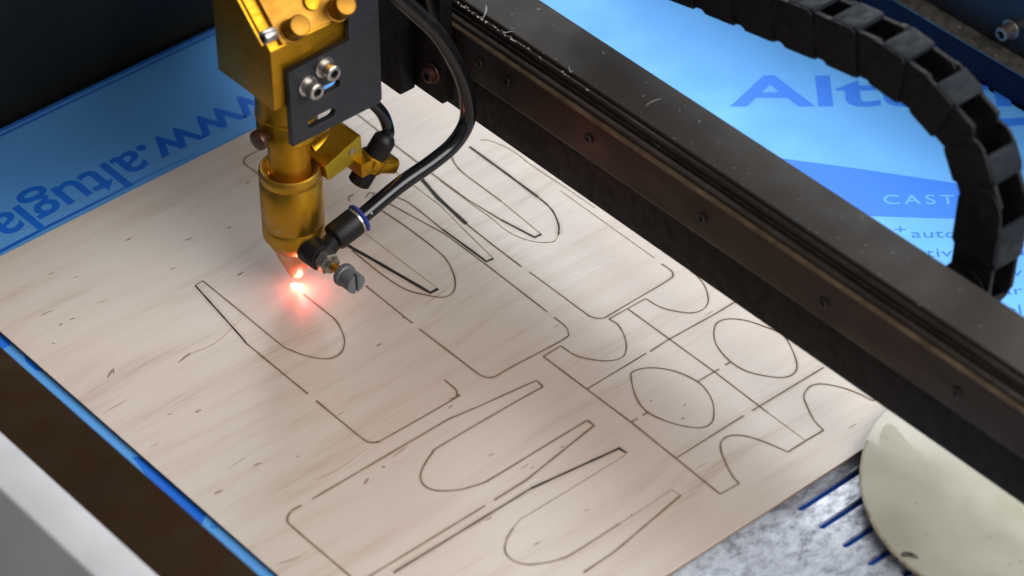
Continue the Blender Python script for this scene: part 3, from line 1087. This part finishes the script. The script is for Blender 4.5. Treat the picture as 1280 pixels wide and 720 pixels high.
# slotted end: two half discs with a gap
for s_ in (-1, 1):
    poly = [(fx + 0.6 * s_, -38.5, fz + z) for z in (-4.4, 4.4)]
    hp = [(fx + s_ * max(.6, 4.6 * math.cos(a)), -42, fz + 4.6 * math.sin(a)) for a in [(-PI / 2 + PI * i / 16) for i in range(17)]]
    prism(bm, hp, (0, -2.2, 0))
lathe(bm, (fx, -40.5, fz), (0, -1, 0), [(0, 0), (4.6, 0), (4.6, 1.6), (0, 1.6)], 40, cap=False)
for i in range(24):
    a = 2 * PI * i / 24
    c = Vector((fx + 4.9 * math.cos(a), -36, fz + 4.9 * math.sin(a)))
    cyl(bm, c + Vector((0, 1.2, 0)), (0, -1, 0), .35, 2.2, n=6, bev=.05)
finish('valve_knob', bm, M_KNOB, hd_)
# air hose
hp = [port + pd * 6, port + pd * 12, U(500, 231, 1, -20), U(540, 203, 1, -21), U(567, 180, 1, -22), U(583, 154, 1, -22), U(585, 128, 1, -22), U(579, 100, 1, -22), U(565, 70, 1, -22),
      U(545, 40, 1, -21), U(518, 14, 1, -19), U(490, -12, 1, -17), U(468, -40, 1, -14)]
bm = bmesh.new()
tube(bm, spline(hp, 12), 3.6, 28)
finish('air_hose', bm, M_RUBBER, hd_)
bm = bmesh.new()
for a, b, y in ((462, 256, 0), (500, 229, 0)):
    pass
q = port + pd * 13 + Vector((0, -3.3, 1.6))
cyl(bm, q, (0, -1, .4), .45, .25, n=12, bev=.05)
finish('hose_mark', bm, M_WHITE, hd_)
# second thin line near the carriage top
bm = bmesh.new()
tube(bm, spline([U(527, -25, 1, -2), U(537, 5, 1, -2), U(546, 35, 1, -1), U(553, 55, 1, 2), U(556, 75, 1, 8)], 8), 1.5, 16)
finish('sensor_cable', bm, M_RUBBER, hd_)

# ------------------------------------------------------------------ cable chain
XC = 137.0
WCH = 17.5
inner_px = [(833, -1), (884, 19), (934, 40), (984, 61), (1036, 83), (1089, 107), (1139, 143), (1180, 190), (1197, 249), (1184, 331)]
inner = [U(x, y, 0, XC) for x, y in inner_px]
d0 = inner[1] - inner[0]
inner = [inner[0] - d0 * 2, inner[0] - d0] + inner
last = inner[-1]
inner += [last + Vector((0, 12, -22)), last + Vector((0, 36, -32))]
ch = thing('cable_chain', 'black plastic cable chain arching down behind the gantry beam', 'cable chain', (XC, -150, 60))
ho = parent_origin(ch)
HT = 22.0


def link_mesh(L):
    """side plates of one link, local: u = +x (along), v = +y (outward), w = +z (across, 0..WCH)"""
    bm = bmesh.new()
    for w0, sgn in ((0, 1), (WCH, -1)):
        # rear half (wider, outboard) and front half (inboard)
        rear = [(-L * .5 - 2, 0), (-L * .5 + 1, -.0), (L * .08, 0), (L * .14, 1.6), (L * .14, HT - 1.6), (L * .08, HT), (-L * .5 + 2, HT), (-L * .5 - 4, HT - 4), (-L * .5 - 5, HT * .5), (-L * .5 - 4, 4)]
        front = [(L * .05, .8), (L * .5 - 1, .8), (L * .5 + 4, 4), (L * .5 + 6.5, HT * .45), (L * .5 + 8, HT - 5), (L * .5 + 5, HT - .8), (L * .05, HT - .8)]
        prism(bm, [(x, y, w0) for x, y in rear], (0, 0, 1.7 * sgn), bev=.25)
        prism(bm, [(x, y, w0 + 1.0 * sgn) for x, y in front], (0, 0, 1.9 * sgn), bev=.2)
        lathe(bm, (-L * .5, HT * .5, w0 + .3 * sgn), (0, 0, sgn), [(10.6, 0), (10.6, 1.2)], 40)
        lathe(bm, (-L * .5, HT * .5, w0), (0, 0, -sgn), [(3, -.5), (3, .35), (2.5, .6), (0, .6)], 24)
    return bm


def bar_mesh(L):
    bm = bmesh.new()
    box(bm, (-L * .42, HT - 1.8, .9), (L * .17, HT + .5, WCH - .9), .6)
    box(bm, (-L * .36, -.7, .9), (L * .12, 1.4, WCH - .9), .6)
    return bm


lk0 = None
for i in range(len(inner) - 1):
    a, b = inner[i], inner[i + 1]
    L = (b - a).length
    u = (b - a).normalized()
    v = Vector((1, 0, 0)).cross(u)      # outward
    if v.z < 0 and i < 4:
        v = -v
    if i >= 4 and v.dot(vp) < 0:
        v = -v
    vp = v
    w = Vector((1, 0, 0))
    M = Matrix((u, v, w)).transposed().to_4x4()
    mid = (a + b) / 2
    if lk0 is None:
        L0 = 27.0

        def mk(name, bm, m, par):
            me = bpy.data.meshes.new(name)
            bmesh.ops.recalc_face_normals(bm, faces=bm.faces)
            bmesh.ops.scale(bm, verts=bm.verts, vec=(.001,) * 3)
            bm.to_mesh(me)
            bm.free()
            me.materials.append(m)
            me.polygons.foreach_set('use_smooth', [True] * len(me.polygons))
            me.set_sharp_from_angle(angle=math.radians(35))
            o = bpy.data.objects.new(name, me)
            COL.objects.link(o)
            o.parent = par
            return o
        lk = lk0 = mk('chain_link', link_mesh(L0), M_CHAIN, ch)
        bar0 = mk('crossbar', bar_mesh(L0), M_CHAINBAR, lk)
    else:
        lk = lk0.copy()
        COL.objects.link(lk)
        lk.parent = ch
        br = bar0.copy()
        COL.objects.link(br)
        br.parent = lk
    M.translation = (mid - ho) * .001
    lk.matrix_local = M @ Matrix.Diagonal((L / L0, 1, 1, 1))

# ------------------------------------------------------------------ render
S.render.engine = 'CYCLES'
S.cycles.use_denoising = True
S.render.resolution_x = 1024
S.render.resolution_y = 576
